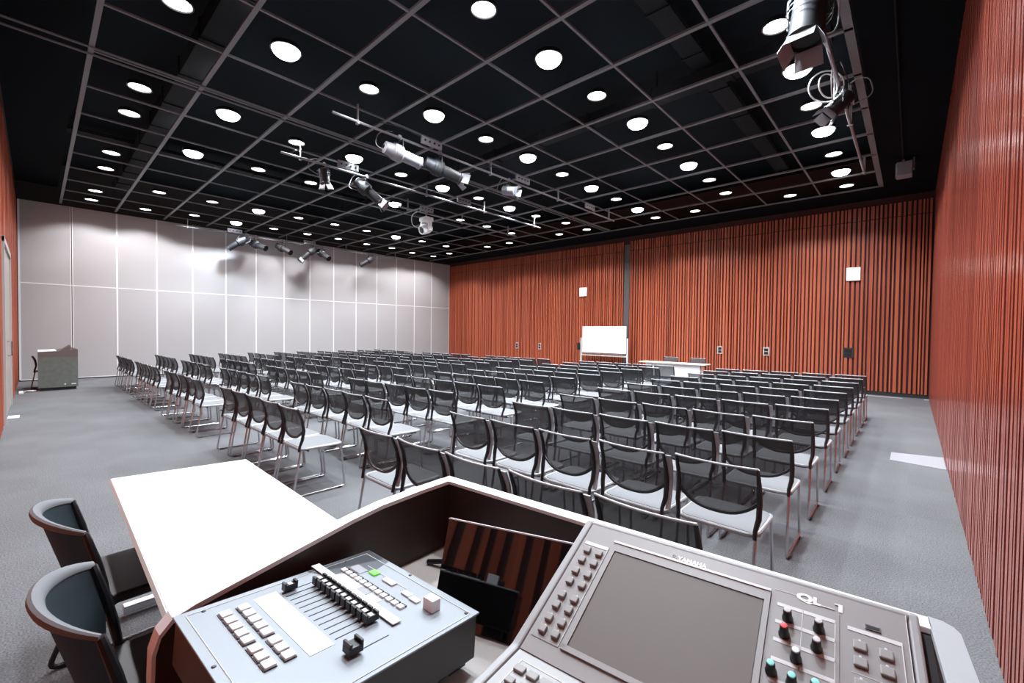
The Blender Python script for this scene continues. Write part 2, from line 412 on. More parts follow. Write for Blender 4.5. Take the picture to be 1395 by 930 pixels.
# ------------------------------------------------------------------ lighting battens (pipes hung below the grid)
ZB = 4.75
def batten(x, y0, y1, label, hang, boxes=()):
    t = thing('lighting_batten', label, 'lighting bar', (x, y0, ZB), 0, 'lighting bars under the ceiling grid')
    bm = bmesh.new(); tube(bm, [(0, 0, 0), (0, y1-y0, 0)], .021, 10)
    link('pipe', bm, M['fixture_grey'], t, smooth=True)
    for y in hang:
        bm = bmesh.new(); box(bm, -.02, .02, y-y0-.008, y-y0+.008, -.035, CEIL-ZB+.01); box(bm, -.035, .035, y-y0-.02, y-y0+.02, -.04, -.022)
        link('hanger', bm, M['fixture_grey'], t)
    for y in boxes:
        bm = bmesh.new(); box(bm, .06, .10, y-y0-.22, y-y0+.22, .02, .15, None)
        s = link('socket_box', bm, M['fixture_grey'], t, bevel=.004)
        bm = bmesh.new()
        for k in range(4): lathe(bm, [(.018, 0), (.018, .012)], Matrix.Translation((.10, y-y0-.15+.1*k, .085)) @ Matrix.Rotation(PI/2, 4, 'Y'), seg=12)
        link('socket', bm, M['black'], s)
        bm = bmesh.new(); tube(bm, rounded([(.08, y-y0-.2, .12), (.05, y-y0-.6, .17), (.05, y-y0-1.0, .10), (.02, y-y0-1.1, .02)], .2), .008, 6)
        link('feed_cable', bm, M['black'], t)
    return t
batten(-6.42, 3.0, 11.3, 'long lighting bar nearest the camera, over the middle of the hall', (3.4, 6.3, 8.6, 11.0), (4.75, 7.2, 9.9))
batten(-8.58, 3.05, 10.6, 'lighting bar behind the nearest one, carrying two spotlights', (3.4, 6.3, 8.2, 10.3), (4.3, 7.4))
batten(-9.95, 6.4, 11.0, 'short lighting bar carrying the white moving head', (6.7, 8.6, 10.6), (7.25,))
batten(-17.15, 3.0, 11.2, 'lighting bar close along the grey panel wall', (3.3, 6.3, 8.6, 10.9), (4.6, 7.1))
batten(-0.77, 2.2, 11.2, 'lighting bar along the right slatted wall', (2.6, 5.6, 8.4, 11.0), (7.6,))

def spotlight(loc, rz, tilt, s, label, shutters=True, m='fixture', long=True):
    t = thing('spotlight', label, 'stage light', loc, rz, 'spotlights on the lighting bars')
    bm = bmesh.new(); box(bm, -.02*s, .02*s, -.028*s, .028*s, -.02, .045); box(bm, -.012, .012, .02*s, .04*s, -.03, .03)
    link('clamp', bm, M['fixture_grey'], t, bevel=.003)
    bm = bmesh.new(); tube(bm, rounded([(-.13*s, 0, -.30*s), (-.13*s, 0, -.07*s), (.13*s, 0, -.07*s), (.13*s, 0, -.30*s)], .03*s), .010*s, 6)
    tube(bm, [(0, 0, -.01), (0, 0, -.07*s)], .012*s, 6)
    link('yoke', bm, M['fixture'], t)
    R_ = Matrix.Translation((0, 0, -.28*s)) @ Matrix.Rotation(tilt, 4, 'X')
    bm = bmesh.new()
    if long: prof = [(a_*1.22, b_) for a_, b_ in [(.03*s, -.30*s), (.085*s, -.28*s), (.095*s, -.16*s), (.12*s, -.10*s), (.12*s, .02*s), (.085*s, .06*s), (.082*s, .38*s), (.092*s, .39*s), (.092*s, .42*s), (.078*s, .42*s), (.078*s, .39*s), (.001, .385*s)]]
    else: prof = [(.05*s, -.20*s), (.11*s, -.17*s), (.115*s, .14*s), (.125*s, .15*s), (.125*s, .18*s), (.105*s, .18*s), (.10*s, .15*s), (.001, .145*s)]
    lathe(bm, prof, R_ @ Matrix.Rotation(PI/2, 4, 'X').inverted(), seg=20, cap=False)
    for k in range(3):
        zz = -.13*s+.05*s*k
        lathe(bm, [(.150*s, zz), (.150*s, zz+.012*s)], R_ @ Matrix.Rotation(PI/2, 4, 'X').inverted(), seg=20, cap=False)
    link('lamp_body', bm, M[m], t, smooth=True)
    if shutters:
        for a in (0, 1, 2, 3):
            bm = bmesh.new(); y0 = (.42 if long else .18)*s
            w = .085*s
            vs = [(-w, y0, w*1.05), (w, y0, w*1.05), (w*1.1, y0+.12*s, w*1.7), (-w*1.1, y0+.12*s, w*1.7)]
            q = [v for v in vs]+[(x_, y_+.003, z_+.004) for x_, y_, z_ in vs]
            Q = [bm.verts.new(R_ @ (Matrix.Rotation(a*PI/2, 4, 'Y') @ Vector(p))) for p in q]
            for f in ((0, 1, 2, 3), (7, 6, 5, 4), (0, 4, 5, 1), (1, 5, 6, 2), (2, 6, 7, 3), (3, 7, 4, 0)): bm.faces.new([Q[i] for i in f])
            link('barn_door', bm, M['fixture_grey'], t)
    bm = bmesh.new()
    tube(bm, rounded([(0, -.20*s, -.30*s), (-.10*s, -.42*s, -.22*s), (-.12*s, -.34*s, .02), (-.02, -.22*s, .06), (.04, -.15, .04)], .12*s, 5), .007, 6)
    link('cable', bm, M['fixture_grey'], t)
    return t
spotlight((-6.42, 4.15, ZB), math.radians(-5), math.radians(-8), .95, 'horizontal grey-black spotlight, nearer of the pair on the nearest lighting bar', False, 'fixture_grey')
spotlight((-6.42, 5.0, ZB), math.radians(-20), math.radians(-16), 1.0, 'spotlight with flared barn doors, farther of the pair on the nearest bar')
spotlight((-6.42, 6.85, ZB), math.radians(-70), math.radians(-12), .8, 'small spotlight alone beside a socket box on the nearest bar', True, 'fixture_grey', False)
spotlight((-8.58, 3.85, ZB), math.radians(20), math.radians(-78), .8, 'short spotlight pointing straight down left of the hanging pair', True, 'fixture', False)
spotlight((-8.58, 4.75, ZB), math.radians(-40), math.radians(-40), .95, 'black spotlight tilted down to the right with pale barn doors')
for k, (y, rz, ti, lab) in enumerate([(4.75, 150, -35, 'leftmost'), (5.30, -60, -20, 'second from the left'), (6.15, -62, -25, 'third from the left'),
                     (7.15, 170, -45, 'fourth from the left'), (7.62, -70, -30, 'fifth from the left'), (9.60, 160, -35, 'rightmost')]):
    spotlight((-17.15, y, ZB), math.radians(rz), math.radians(ti), .95, f'black spotlight against the grey wall, {lab} of six', k in (3,))
spotlight((-0.77, 4.80, ZB), math.radians(175), math.radians(-72), 1.25, 'large black spotlight hanging at top right close to the camera', True, 'fixture', False)
spotlight((-0.77, 7.05, ZB), math.radians(120), math.radians(-45), .85, 'spotlight with looped white cables beside the right slatted wall', True, 'fixture', False)
bm = bmesh.new()
for r_, dx, yaw in ((.20, -.12, .5), (.15, -.10, 1.0), (.18, -.05, 1.6)):
    pts = [Vector((-.77+dx+r_*math.cos(a)*math.cos(yaw), 6.9+r_*math.cos(a)*math.sin(yaw), 4.72+r_*math.sin(a))) for a in [2*PI*k/24 for k in range(24)]]
    tube(bm, pts, .009, 6, closed=True)
tag(link('cable_coil', bm, M['whitep'], smooth=True), 'coiled white cable looped on the bar at the right', 'cable')

# moving head
t = thing('moving_head_light', 'white moving-head light hanging from the short lighting bar', 'stage light', (-9.95, 7.3, ZB))
bm = bmesh.new(); box(bm, -.03, .03, -.03, .03, -.02, .04); box(bm, -.012, .012, -.012, .012, -.12, 0); link('clamp', bm, M['fixture_grey'], t)
bm = bmesh.new(); box(bm, -.16, .16, -.13, .13, -.22, -.11); link('base', bm, M['whitep'], t, bevel=.02)
bm = bmesh.new(); box(bm, -.19, -.14, -.06, .06, -.48, -.2); box(bm, .14, .19, -.06, .06, -.48, -.2); link('arm', bm, M['whitep'], t, bevel=.015)
bm = bmesh.new(); lathe(bm, [(.02, -.17), (.10, -.15), (.135, -.05), (.135, .10), (.12, .18), (.095, .18), (.09, .15), (.001, .15)], Matrix.Translation((0, 0, -.42)) @ Matrix.Rotation(math.radians(112), 4, 'X') , cap=False)
link('lamp_head', bm, M['whitep'], t, smooth=True)
bm = bmesh.new(); lathe(bm, [(.088, .152), (.001, .158)], Matrix.Translation((0, 0, -.42)) @ Matrix.Rotation(math.radians(112), 4, 'X'), cap=False); link('lens', bm, M['gloss'], t)
bm = bmesh.new(); tube(bm, rounded([(0, -.2, .03), (-.05, -.45, -.1), (-.08, -.42, -.4), (-.05, -.14, -.42)], .15, 5), .01, 6); link('cable', bm, M['whitep'], t)

# ceiling speaker at right
t = thing('ceiling_speaker', 'pale box speaker hanging under the ceiling near the right wall', 'speaker', (-.21, 11.7, 4.86))
bm = bmesh.new(); box(bm, -.10, .14, -.15, .15, -.17, .10); link('cabinet', bm, M['fixture_grey'], t, bevel=.015)
bm = bmesh.new(); box(bm, -.115, -.10, -.13, .13, -.15, .08); link('grille', bm, M['seat'], t)
bm = bmesh.new(); box(bm, -.02, .02, -.02, .02, .09, .30); box(bm, .14, .17, -.06, .06, -.05, .20); link('bracket', bm, M['fixture_grey'], t)
bm = bmesh.new(); tube(bm, [(-.21, .2, CEIL-.0), (-.21, 11.55, CEIL-.0)], .012, 8)
tag(link('conduit', bm, M['duct']), 'thin grey conduit along the ceiling leading to the pale speaker', 'conduit')

# ------------------------------------------------------------------ front wall items
def wall_sign(x0, x1, z0, z1, lab):
    t = thing('wall_sign', lab, 'sign', ((x0+x1)/2, YF-.047, (z0+z1)/2))
    w, h = (x1-x0)/2, (z1-z0)/2
    bm = bmesh.new(); box(bm, -w, w, -.05, 0, -h, h); link('sign_body', bm, M['whitep'], t, bevel=.008)
    bm = bmesh.new(); box(bm, -w+.015, w-.015, -.056, -.05, -h+.015, h-.015)
    link('sign_face', bm, mat('sign_face', (.9, .9, .9), .4, emit=(1, 1, 1), estr=1.0), t)
wall_sign(-9.76, -9.42, 2.95, 3.29, 'white square lit panel above the whiteboard')
wall_sign(-1.33, -1.03, 2.97, 3.32, 'white square lit panel at the right end of the front wall')
def wall_box(x0, x1, z0, z1, lab, m='wallbox', name='socket_panel'):
    t = thing(name, lab, 'wall socket', ((x0+x1)/2, YF-.045, (z0+z1)/2))
    w, h = (x1-x0)/2, (z1-z0)/2
    bm = bmesh.new(); box(bm, -w, w, -.012, 0, -h, h); link('plate', bm, M[m], t, bevel=.003)
    bm = bmesh.new(); box(bm, -w*.6, w*.6, -.018, -.012, h*.1, h*.7); box(bm, -w*.6, w*.6, -.018, -.012, -h*.7, -h*.1)
    link('socket', bm, M['black'], t)
wall_box(-1.36, -1.13, .93, 1.20, 'black socket panel low on the front wall, rightmost', 'seam')
wall_box(-3.26, -3.09, .90, 1.15, 'grey socket plate on the front wall, second from the right', 'doorframe')
wall_box(-4.55, -4.39, .90, 1.14, 'grey socket plate on the front wall beside the white table', 'doorframe')
wall_box(-9.86, -9.62, .84, 1.12, 'black socket panel at the left edge of the whiteboard', 'seam')
wall_box(-11.86, -11.70, .78, 1.05, 'grey socket plate on the front wall left of the whiteboard', 'doorframe')
wall_box(-13.16, -13.00, .78, 1.05, 'grey socket plate on the front wall, leftmost', 'doorframe')

# whiteboard
t = thing('whiteboard', 'white rolling whiteboard in front of the slatted wall', 'whiteboard', (-8.36, 14.1, 0))
bm = bmesh.new(); box(bm, -.915, .915, -.012, .012, .78, 1.76); link('board', bm, M['white'], t, bevel=.006)
bm = bmesh.new()
for s in (-1, 1): box(bm, s*.965-.022, s*.965+.022, -.02, .02, .06, 1.33)
link('post', bm, M['whitep'], t, bevel=.006)
bm = bmesh.new(); box(bm, -.95, .95, -.015, .015, .66, .71); link('crossbar', bm, M['cream'], t)
bm = bmesh.new(); box(bm, -.90, -.04, -.06, -.012, .745, .76); box(bm, .04, .90, -.06, -.012, .745, .76); link('pen_tray', bm, M['fixture_grey'], t)
for s in (-1, 1):
    bm = bmesh.new(); box(bm, s*.965-.025, s*.965+.025, -.30, .30, .055, .095); f = link('foot', bm, M['whitep'], t, bevel=.006)
    bm = bmesh.new()
    for e in (-1, 1): lathe(bm, [(.028, -.012), (.028, .012)], Matrix.Translation((s*.965, e*.26, .028)) @ Matrix.Rotation(PI/2, 4, 'Y'), seg=14)
    link('caster', bm, M['black'], f)

# speakers' table at the front with two chairs behind it
t = thing('folding_table', 'white table with a pale modesty panel in front of the slatted wall', 'table', (-4.99, 12.25, 0))
bm = bmesh.new(); box(bm, -.95, .95, -.22, .23, .672, .70); link('tabletop', bm, M['cream'], t, bevel=.006)
bm = bmesh.new(); box(bm, -.78, .78, -.12, -.105, .30, .66); link('modesty_panel', bm, M['white'], t)
for s in (-1, 1):
    bm = bmesh.new(); tube(bm, [(s*.80, -.02, .672), (s*.82, -.02, .05)], .02, 8); tube(bm, [(s*.82, -.22, .045), (s*.82, .22, .045)], .018, 8)
    for e in (-1, 1): lathe(bm, [(.022, -.01), (.022, .01)], Matrix.Translation((s*.82, e*.2, .022)) @ Matrix.Rotation(PI/2, 4, 'Y'), seg=10)
    link('leg', bm, M['whitep'], t, smooth=True)

# ------------------------------------------------------------------ audience chair
HW = .222
def back_y(z):  # side profile of the backrest: leans in over the lumbar, back at the top
    K = [(.40, .015), (.455, .025), (.55, .052), (.63, .060), (.72, .036), (.80, 0.0), (.85, -.02)]
    for (a, p), (b, q) in zip(K, K[1:]):
        if z <= b: 
            t_ = (z-a)/(b-a); return p+(q-p)*t_
    return K[-1][1]
thin = []
def make_chair():
    t = thing('stacking_chair', 'x', 'chair')
    # seat pad
    bm = bmesh.new(); N = 8
    def outline(hw, y0, y1, r):
        o = []
        for cx, cy, a0 in ((hw-r, y1-r, 0), (-hw+r, y1-r, 90), (-hw+r, y0+r, 180), (hw-r, y0+r, 270)):
            for k in range(4):
                a = math.radians(a0+30*k); o.append((cx+r*math.cos(a), cy+r*math.sin(a)))
        return o
    o = outline(.205, .045, .455, .05)
    prism(bm, [(x, (y-.045)*.93+.045) for x, y in o], 'z', .424, .440)
    link('seat', bm, M['seat'], t)
    bm = bmesh.new(); o = outline(.213, .030, .425, .055)
    tube(bm, [(x, y, .430-.006*(y > .4)) for x, y in o], .0125, 8, closed=True)
    link('seat_frame', bm, M['silver'], t, smooth=True)
    # mesh of the back
    def lowz(u): return .515+.085*abs(u)**2.6
    def by(x, z): return back_y(z)-.030*(1-(x/HW)**2)*min(1, max(0, (z-.5)/.1))
    bm = bmesh.new(); nx, nz = 12, 6; g = []
    for j in range(nz+1):
        r = []
        for i in range(nx+1):
            u = -1+2*i/nx; x = u*(HW-.012); z = lowz(u)+(.795-lowz(u))*j/nz
            r.append(bm.verts.new((x, by(x, z), z)))
        g.append(r)
    for j in range(nz):
        for i in range(nx): bm.faces.new((g[j][i], g[j][i+1], g[j+1][i+1], g[j+1][i]))
    link('back_mesh', bm, M['mesh'], t, smooth=True)
    # black frame: uprights and the curved lower rim
    bm = bmesh.new()
    for s in (-1, 1):
        zs = [.415, .46, .52, .60, .70, .80]
        tube(bm, [(s*(HW-.004-(.012 if z < .5 else 0)), by(s*HW, z), z) for z in zs], [.011, .012, .015, .015, .013, .009], 8)
    us = [-1+2*i/16 for i in range(17)]
    tube(bm, [(u*(HW-.01), by(u*HW, lowz(u)), lowz(u)) for u in us], .011, 8)
    link('back_frame', bm, M['black'], t, smooth=True)
    bm = bmesh.new()
    tube(bm, [(u*HW, by(u*HW, .80)-.001, .801) for u in us], .0065, 8)
    link('top_rail', bm, M['silver'], t, smooth=True)
    def strip(w):
        bm = bmesh.new(); Q = []
        for z in (.46, .50, .56, .63, .72, .79):
            x0 = HW+.0025; x1 = x0+w*(1 if z > .7 else .75)
            a = by(HW, z)+.002; b = a+.012
            Q.append([bm.verts.new(p) for p in ((x0, a, z), (x1, a, z), (x1, b, z), (x0, b, z))])
        for a, b in zip(Q, Q[1:]):
            for k in range(4): bm.faces.new((a[k], a[(k+1) % 4], b[(k+1) % 4], b[k]))
        bm.faces.new(Q[0][::-1]); bm.faces.new(Q[-1])
        return link('link_strip', bm, M['silver'], t)
    strip(.036); st = strip(.010); thin.append(st.data); bpy.data.objects.remove(st)
    for s in (-1, 1):
        bm = bmesh.new()
        tube(bm, rounded([(s*.205, .035, .425), (s*.212, -.035, .011), (s*.212, .445, .011), (s*.205, .412, .424)], .035), .0095, 8)
        lg = link('sled_leg', bm, M['chrome'], t, smooth=True)
        bm = bmesh.new()
        for y in (.02, .39): box(bm, s*.212-.012, s*.212+.012, y-.02, y+.02, 0.0, .016)
        link('glide', bm, M['black'], lg)
    bm = bmesh.new(); tube(bm, rounded([(-.212, .10, .412), (-.15, .12, .395), (.15, .12, .395), (.212, .10, .412)], .02), .008, 6)
    tube(bm, rounded([(-.212, .36, .412), (-.15, .34, .395), (.15, .34, .395), (.212, .36, .412)], .02), .008, 6)
    link('under_brace', bm, M['black'], t)
    return t
chair0 = make_chair()
chair_used = [False]
def put_chair(x, y, rz, label, group, skip=('link_strip',)):
    if not chair_used[0]:
        chair_used[0] = True; chair0.location = (x, y, 0); chair0.rotation_euler = (0, 0, rz); chair0['label'] = label; chair0['group'] = group
        return chair0
    c_ = copy_thing(chair0, (x, y, 0), rz, label, group, skip); c_.scale = (1, 1, 1); return c_
YRIGHT = [1.70, 2.60, 3.48, 4.33, 5.20, 6.02, 6.84, 7.63, 8.45, 9.28, 10.05]
BLK = [('block beside right slatted wall', -3.01, -.58), ('second block from right wall', -6.24, -3.90), ('middle block', -9.36, -7.10),
       ('second block from grey wall', -12.23, -9.97), ('block nearest grey wall', -15.00, -12.75)]
SEATN = ['leftmost', 'second from left', 'middle', 'second from right', 'rightmost']
for bi, (bn, xa, xb) in enumerate(BLK):
    for ri, yr in enumerate(YRIGHT):
        for si in range(5):
            hw_ = HW*(1 if bi < 2 else .95)
            x = xa+hw_+(xb-xa-2*hw_)*si/4
            s_ = max(0, (-.6-x)/14.4)
            drop = (.30+.145*min(ri, 3)+.10*max(0, ri-3))
            y = yr-drop*s_**.65
            if bi: x += (-.12, -.04, 0, .04)[min(ri, 3)]
            rz = random.uniform(-.014, .014); jx = random.uniform(-.001, .001); jy = random.uniform(-.012, .012)
            ch_ = put_chair(x+jx, y+jy, rz, f'black mesh-back chair, {SEATN[si]}, {ORD[ri]} row from camera, {bn}', 'audience chairs in rows', ('link_strip',) if si == 4 else ())
            if bi:
                for k_ in ch_.children:
                    if k_.name.startswith('link_strip'): k_.data = thin[0]
            if bi > 1: ch_.scale = (.95, 1, 1)
            else: ch_.scale = (1, 1, 1)
for x, w in ((-5.42, 'left'), (-4.62, 'right')):
    put_chair(x, 13.15, PI, f'chair with its grey back showing behind the white front table, on the {w}', 'chairs behind the front table')
put_chair(-15.55, -.06, 0, 'black chair tucked in at the grey-green lectern by the grey wall', 'chair at the lectern')

# ------------------------------------------------------------------ lectern / rack desk at far left
t = thing('control_lectern', 'grey-green media desk with a sloped top standing by the grey wall', 'lectern', (-15.6, .35, 0))
y0, y1 = -.33, .335
for x0, x1 in ((.55, .60), (-.60, -.55)):
    bm = bmesh.new(); prism(bm, [(y0, .07), (y1, .07), (y1, .79), (y0, .79)], 'x', x0, x1); link('side_panel', bm, M['lectern'], t)
bm = bmesh.new(); box(bm, -.55, .55, y1-.03, y1-.001, .07, .79); link('front_panel', bm, M['lectern'], t)
bm = bmesh.new(); prism(bm, [(y0, .792), (y1, .792), (y1, .97), (.27, .985), (.24, .955), (.06, .955), (0, .93), (y0, .915)], 'x', -.60, .60)
link('top_housing', bm, M['lectern_top'], t)
bm = bmesh.new(); prism(bm, [(y0, .917), (-.03, .930), (-.03, .942), (y0, .929)], 'x', -.55, .598); link('desk_pad', bm, M['white'], t)
bm = bmesh.new(); prism(bm, [(.03, .94), (.20, 1.07), (.215, 1.06), (.21, .94)], 'x', .1, .58); link('tilted_monitor', bm, M['lectern_top'], t)
bm = bmesh.new(); box(bm, -.52, .57, y0+.04, y1-.03, 0.0, .07); link('plinth', bm, M['black'], t)
bm = bmesh.new(); box(bm, .60, .604, .22, .30, .125, .15); box(bm, .60, .604, .10, .125, .125, .15); link('maker_plate', bm, M['whitep'], t)
for x, y, lab in ((-14.75, -.24, 'small white power strip on the floor beside the grey-green desk, nearer one'),):
    bm = bmesh.new(); box(bm, x-.16, x+.16, y-.035, y+.035, 0, .045); tag(link('power_strip', bm, M['whitep'], bevel=.006), lab, 'power strip')
bm = bmesh.new(); tube(bm, rounded([(-15.0, -.2, .012), (-15.2, -.05, .012), (-15.05, .0, .012), (-14.92, -.12, .03), (-15.1, -.2, .012), (-15.25, -.1, .012)], .08), .012, 6)
tag(link('loose_cable', bm, M['whitep'], smooth=True), 'white cable lying loose on the carpet beside the grey-green desk', 'cable')
bm = bmesh.new(); box(bm, -11.18, -10.86, -.33, -.20, 0, .004); tag(link('floor_tape', bm, M['tape']), 'pale tape strip on the carpet at the far left edge', 'tape')
bm = bmesh.new(); box(bm, -.85, -.14, 14.30, 14.345, 0, .004); tag(link('floor_tape', bm, M['tape']), 'long white tape strip on the carpet before the front wall', 'tape')
bm = bmesh.new(); box(bm, .25, .33, 14.36, 14.44, 0, .006); tag(link('floor_tape', bm, M['tape']), 'tiny white tape mark in the front right corner', 'tape')
t = thing('floor_box_cover', 'pale metal floor plate on the carpet against the right wall', 'floor plate', (.08, 7.3, 0))
bm = bmesh.new(); prism(bm, [(-.245, -.24), (.245, -.32), (.245, .36), (-.245, .22)], 'z', 0, .008); link('plate', bm, M['plate'], t, bevel=.002)

# ------------------------------------------------------------------ side table and two operator chairs
t = thing('meeting_table', 'long white table in the left foreground butting the control desk', 'table', (-2.15, .565, 0), 0)
bm = bmesh.new(); prism(bm, [(-1.01, -.295), (1.03, -.32), (1.03, .295), (-.90, .315)], 'z', .675, .70); top = link('tabletop', bm, M['white'], t)
bm = bmesh.new(); tube(bm, [(-1.013, -.297, .6875), (1.03, -.322, .6875)], .0125, 6); tube(bm, [(-1.013, -.297, .6875), (-.903, .317, .6875)], .0125, 6)
link('edge_band', bm, M['edge'], t)
for s in (-.86, .90):
    bm = bmesh.new(); box(bm, s-.02, s+.02, -.03, .03, .06, .675); box(bm, s-.025, s+.025, -.27, .27, .02, .06); link('leg', bm, M['chrome'], t, bevel=.004)
bm = bmesh.new(); box(bm, -.84, .88, .02, .035, .34, .66); link('modesty_panel', bm, M['black'], t)
bm = bmesh.new(); box(bm, -.84, .88, -.24, -.02, .585, .60); link('under_shelf', bm, M['black'], t)

def operator_chair(x, y, rz, label):
    t = thing('operator_chair', label, 'chair', (x, y, 0), rz, 'curved-back chairs at the white table')
    hw = .235
    def pt(u, z, off=0):
        # wrap-around back, open towards +y
        a = u*1.18; lean = -.09*((z-.45)/.33)
        return Vector(((hw+off)*math.sin(a)/math.sin(1.18), .10-(.115+off)*(math.cos(a)-math.cos(1.18))/(1-math.cos(1.18))+lean+.09, z-.04*abs(u)**2))
    bm = bmesh.new(); nx, nz = 20, 8; g = []
    for j in range(nz+1):
        row = []
        for i in range(nx+1):
            u = -1+2*i/nx; z = .50+.27*j/nz; uu = u*(1-.25*(1-j/nz)**2)
            row.append(bm.verts.new(pt(uu, z)))
        g.append(row)
    for j in range(nz):
        for i in range(nx): bm.faces.new((g[j][i], g[j][i+1], g[j+1][i+1], g[j+1][i]))
    bmesh.ops.solidify(bm, geom=bm.faces[:], thickness=.012)
    link('backrest', bm, M['opmesh'], t, smooth=True)
    bm = bmesh.new(); tube(bm, [pt(-1+2*i/20, .775, .004) for i in range(21)], [.008+.008*math.sin(PI*i/20) for i in range(21)], 10, flat=1.5)
    link('top_rim', bm, M['oprim'], t, smooth=True)
    for s in (-1, 1):
        bm = bmesh.new(); tube(bm, [pt(s, .775), pt(s*.99, .66), pt(s*.95, .56), (s*.215, .16, .46), (s*.215, .19, .42)], [.011, .014, .015, .013, .011], 8)
        link('side_post', bm, M['black'], t, smooth=True)
    bm = bmesh.new(); prism(bm, [(-.22, .14), (.22, .14), (.225, .50), (.18, .56), (-.18, .56), (-.225, .50)], 'z', .415, .455); link('seat', bm, M['black'], t, bevel=.01)
    for s in (-1, 1):
        bm = bmesh.new(); tube(bm, rounded([(s*.215, .17, .42), (s*.235, .02, .012), (s*.235, .58, .012), (s*.215, .52, .42)], .04), .011, 8)
        link('sled_leg', bm, M['black'], t, smooth=True)
        bm = bmesh.new(); tube(bm, [(s*.235, .08, .0125), (s*.235, .52, .0125)], .0125, 8); link('floor_rail', bm, M['chrome'], t, smooth=True)
    return t
operator_chair(-2.52, .01, math.radians(2), 'dark curved-back chair at the white table, farther from the camera')
operator_chair(-1.73, .01, math.radians(-2), 'dark curved-back chair at the white table, nearer the camera')

# ------------------------------------------------------------------ control desk (console enclosure)
ZD, ZP = .86, 1.051
ang = math.radians(5.2)
desk = thing('control_desk', 'dark-brown control desk with a pale-edged parapet, in the foreground', 'desk', (-1.038, .854, 0), ang)
# local: x along back wall, y backwards (away from operator), origin = inner back-left corner
W_ = 1.078   # inner width
D_ = .80
bm = bmesh.new(); box(bm, -.03, W_+.03, 0, .03, .04, ZP-.004); link('back_panel', bm, M['darkwood'], desk)
DROP = [(0.0, 0.0), (-.10, .001), (-.234, .006), (-.32, .017), (-.41, .033), (-.545, .057), (-.65, .076), (-.685, .086), (-.703, .105), (-.711, .135), (-.713, .19)]
prof = [(0.03, .04), (0.03, ZP-.004)]+[(y, ZP-d-.004) for y, d in DROP]+[(-.713, .04)]
SH = Matrix.Rotation(math.radians(-3.0), 4, 'Z')      # the left cheek splays out a little
bm = bmesh.new(); prism(bm, prof, 'x', -.030, 0); [setattr(v, 'co', SH @ v.co) for v in bm.verts]; link('side_panel', bm, M['darkwood'], desk)
bm = bmesh.new(); prism(bm, prof, 'x', W_, W_+.028); link('side_panel', bm, M['darkwood'], desk)
bm = bmesh.new(); prism(bm, [(-.001, -.001), (W_-.001, -.001), (W_-.001, -.66), (-.034, -.66)], 'z', ZD-.03, ZD); link('worktop', bm, M['desk'], desk)
bm = bmesh.new(); box(bm, 0.001, W_-.001, -.66, -.64, .04, ZD-.031); link('kick_panel', bm, M['darkwood'], desk)
bm = bmesh.new(); box(bm, -.034, W_, -.004, .034, ZP-.004, ZP+.006); link('top_edging', bm, M['light_edge'], desk, bevel=.002)
def edging(x0, x1, m_, rot=None, y_start=-.004):
    bm = bmesh.new(); A = []; B_ = []
    for y, d in DROP+[(-.713, .90)]:
        y = min(y, y_start)
        A.append([bm.verts.new((xx, y, ZP-d-.004)) for xx in (x0, x1)])
        k = min(1, max(0, (d-.08)/.05)); B_.append([bm.verts.new((xx, y-.006*k, ZP-d+.006*(1-k))) for xx in (x0, x1)])
    for i in range(len(A)-1):
        bm.faces.new((B_[i][0], B_[i][1], B_[i+1][1], B_[i+1][0])); bm.faces.new((A[i][1], A[i][0], A[i+1][0], A[i+1][1]))
        bm.faces.new((A[i][0], B_[i][0], B_[i+1][0], A[i+1][0])); bm.faces.new((A[i][1], A[i+1][1], B_[i+1][1], B_[i][1]))
    bm.faces.new((A[0][0], A[0][1], B_[0][1], B_[0][0])); bm.faces.new((A[-1][1], A[-1][0], B_[-1][0], B_[-1][1]))
    if rot: [setattr(v, 'co', rot @ v.co) for v in bm.verts]
    return link('side_edging', bm, m_, desk)
edging(-.034, .002, M['light_edge'], SH)
edging(W_-.003, W_+.032, M['grey_edge'])
bm = bmesh.new(); prism(bm, [(W_-.003, -.006), (W_+.032, -.006), (W_+.032, .008), (W_+.026, .024), (W_+.014, .034), (W_-.003, .036)], 'z', ZP-.004, ZP+.006); link('corner_edging', bm, M['grey_edge'], desk)

# ------------------------------------------------------------------ audio mixer
MX = thing('audio_mixer', 'large taupe digital audio mixer with a dark touch screen on the desk', 'audio mixer', (-.4521, .7107, ZD), math.radians(6.23))
mw = .470; tilt = math.radians(22.56); zt = .297; Lp = .2604
yb, zb = -Lp*math.cos(tilt), zt-Lp*math.sin(tilt)
low = zb-.004
body = [(0, zt-.006), (yb, zb-.006), (-.50, low-.010), (-.53, low-.02), (-.53, .03), (-.50, .012), (0.005, .012), (.012, .06), (.012, zt-.03)]
bm = bmesh.new(); prism(bm, body, 'x', .012, mw-.010); link('body', bm, M['mixer'], MX)
# cheeks
ck = [(0.004, zt), (yb, zb), (-.50, low), (-.535, low-.012), (-.54, .03), (-.50, .004), (0.012, .004), (.020, .05), (.020, zt-.02), (.014, zt-.004)]
bm = bmesh.new(); prism(bm, ck, 'x', 0, .0135); link('side_cheek', bm, M['mixer_l'], MX, bevel=.003)
bm = bmesh.new(); prism(bm, ck, 'x', mw-.0115, mw); link('side_cheek', bm, M['mixer_l'], MX, bevel=.003)
bm = bmesh.new(); prism(bm, [(y*.97-.004, z-.02) for y, z in ck[:3]]+[(-.49, .02), (0, .02)], 'x', mw, mw+.012); link('side_grip', bm, M['black'], MX)
DP = Matrix.Translation((0, 0, zt)) @ Matrix.Rotation(tilt, 4, 'X')     # display panel frame: x right, -y down the panel, z out
def dbox(bm, u0, u1, s0, s1, h0, h1): box(bm, u0, u1, -s1, -s0, h0, h1, DP)
LP_ = Matrix.Translation((0, 0, low))
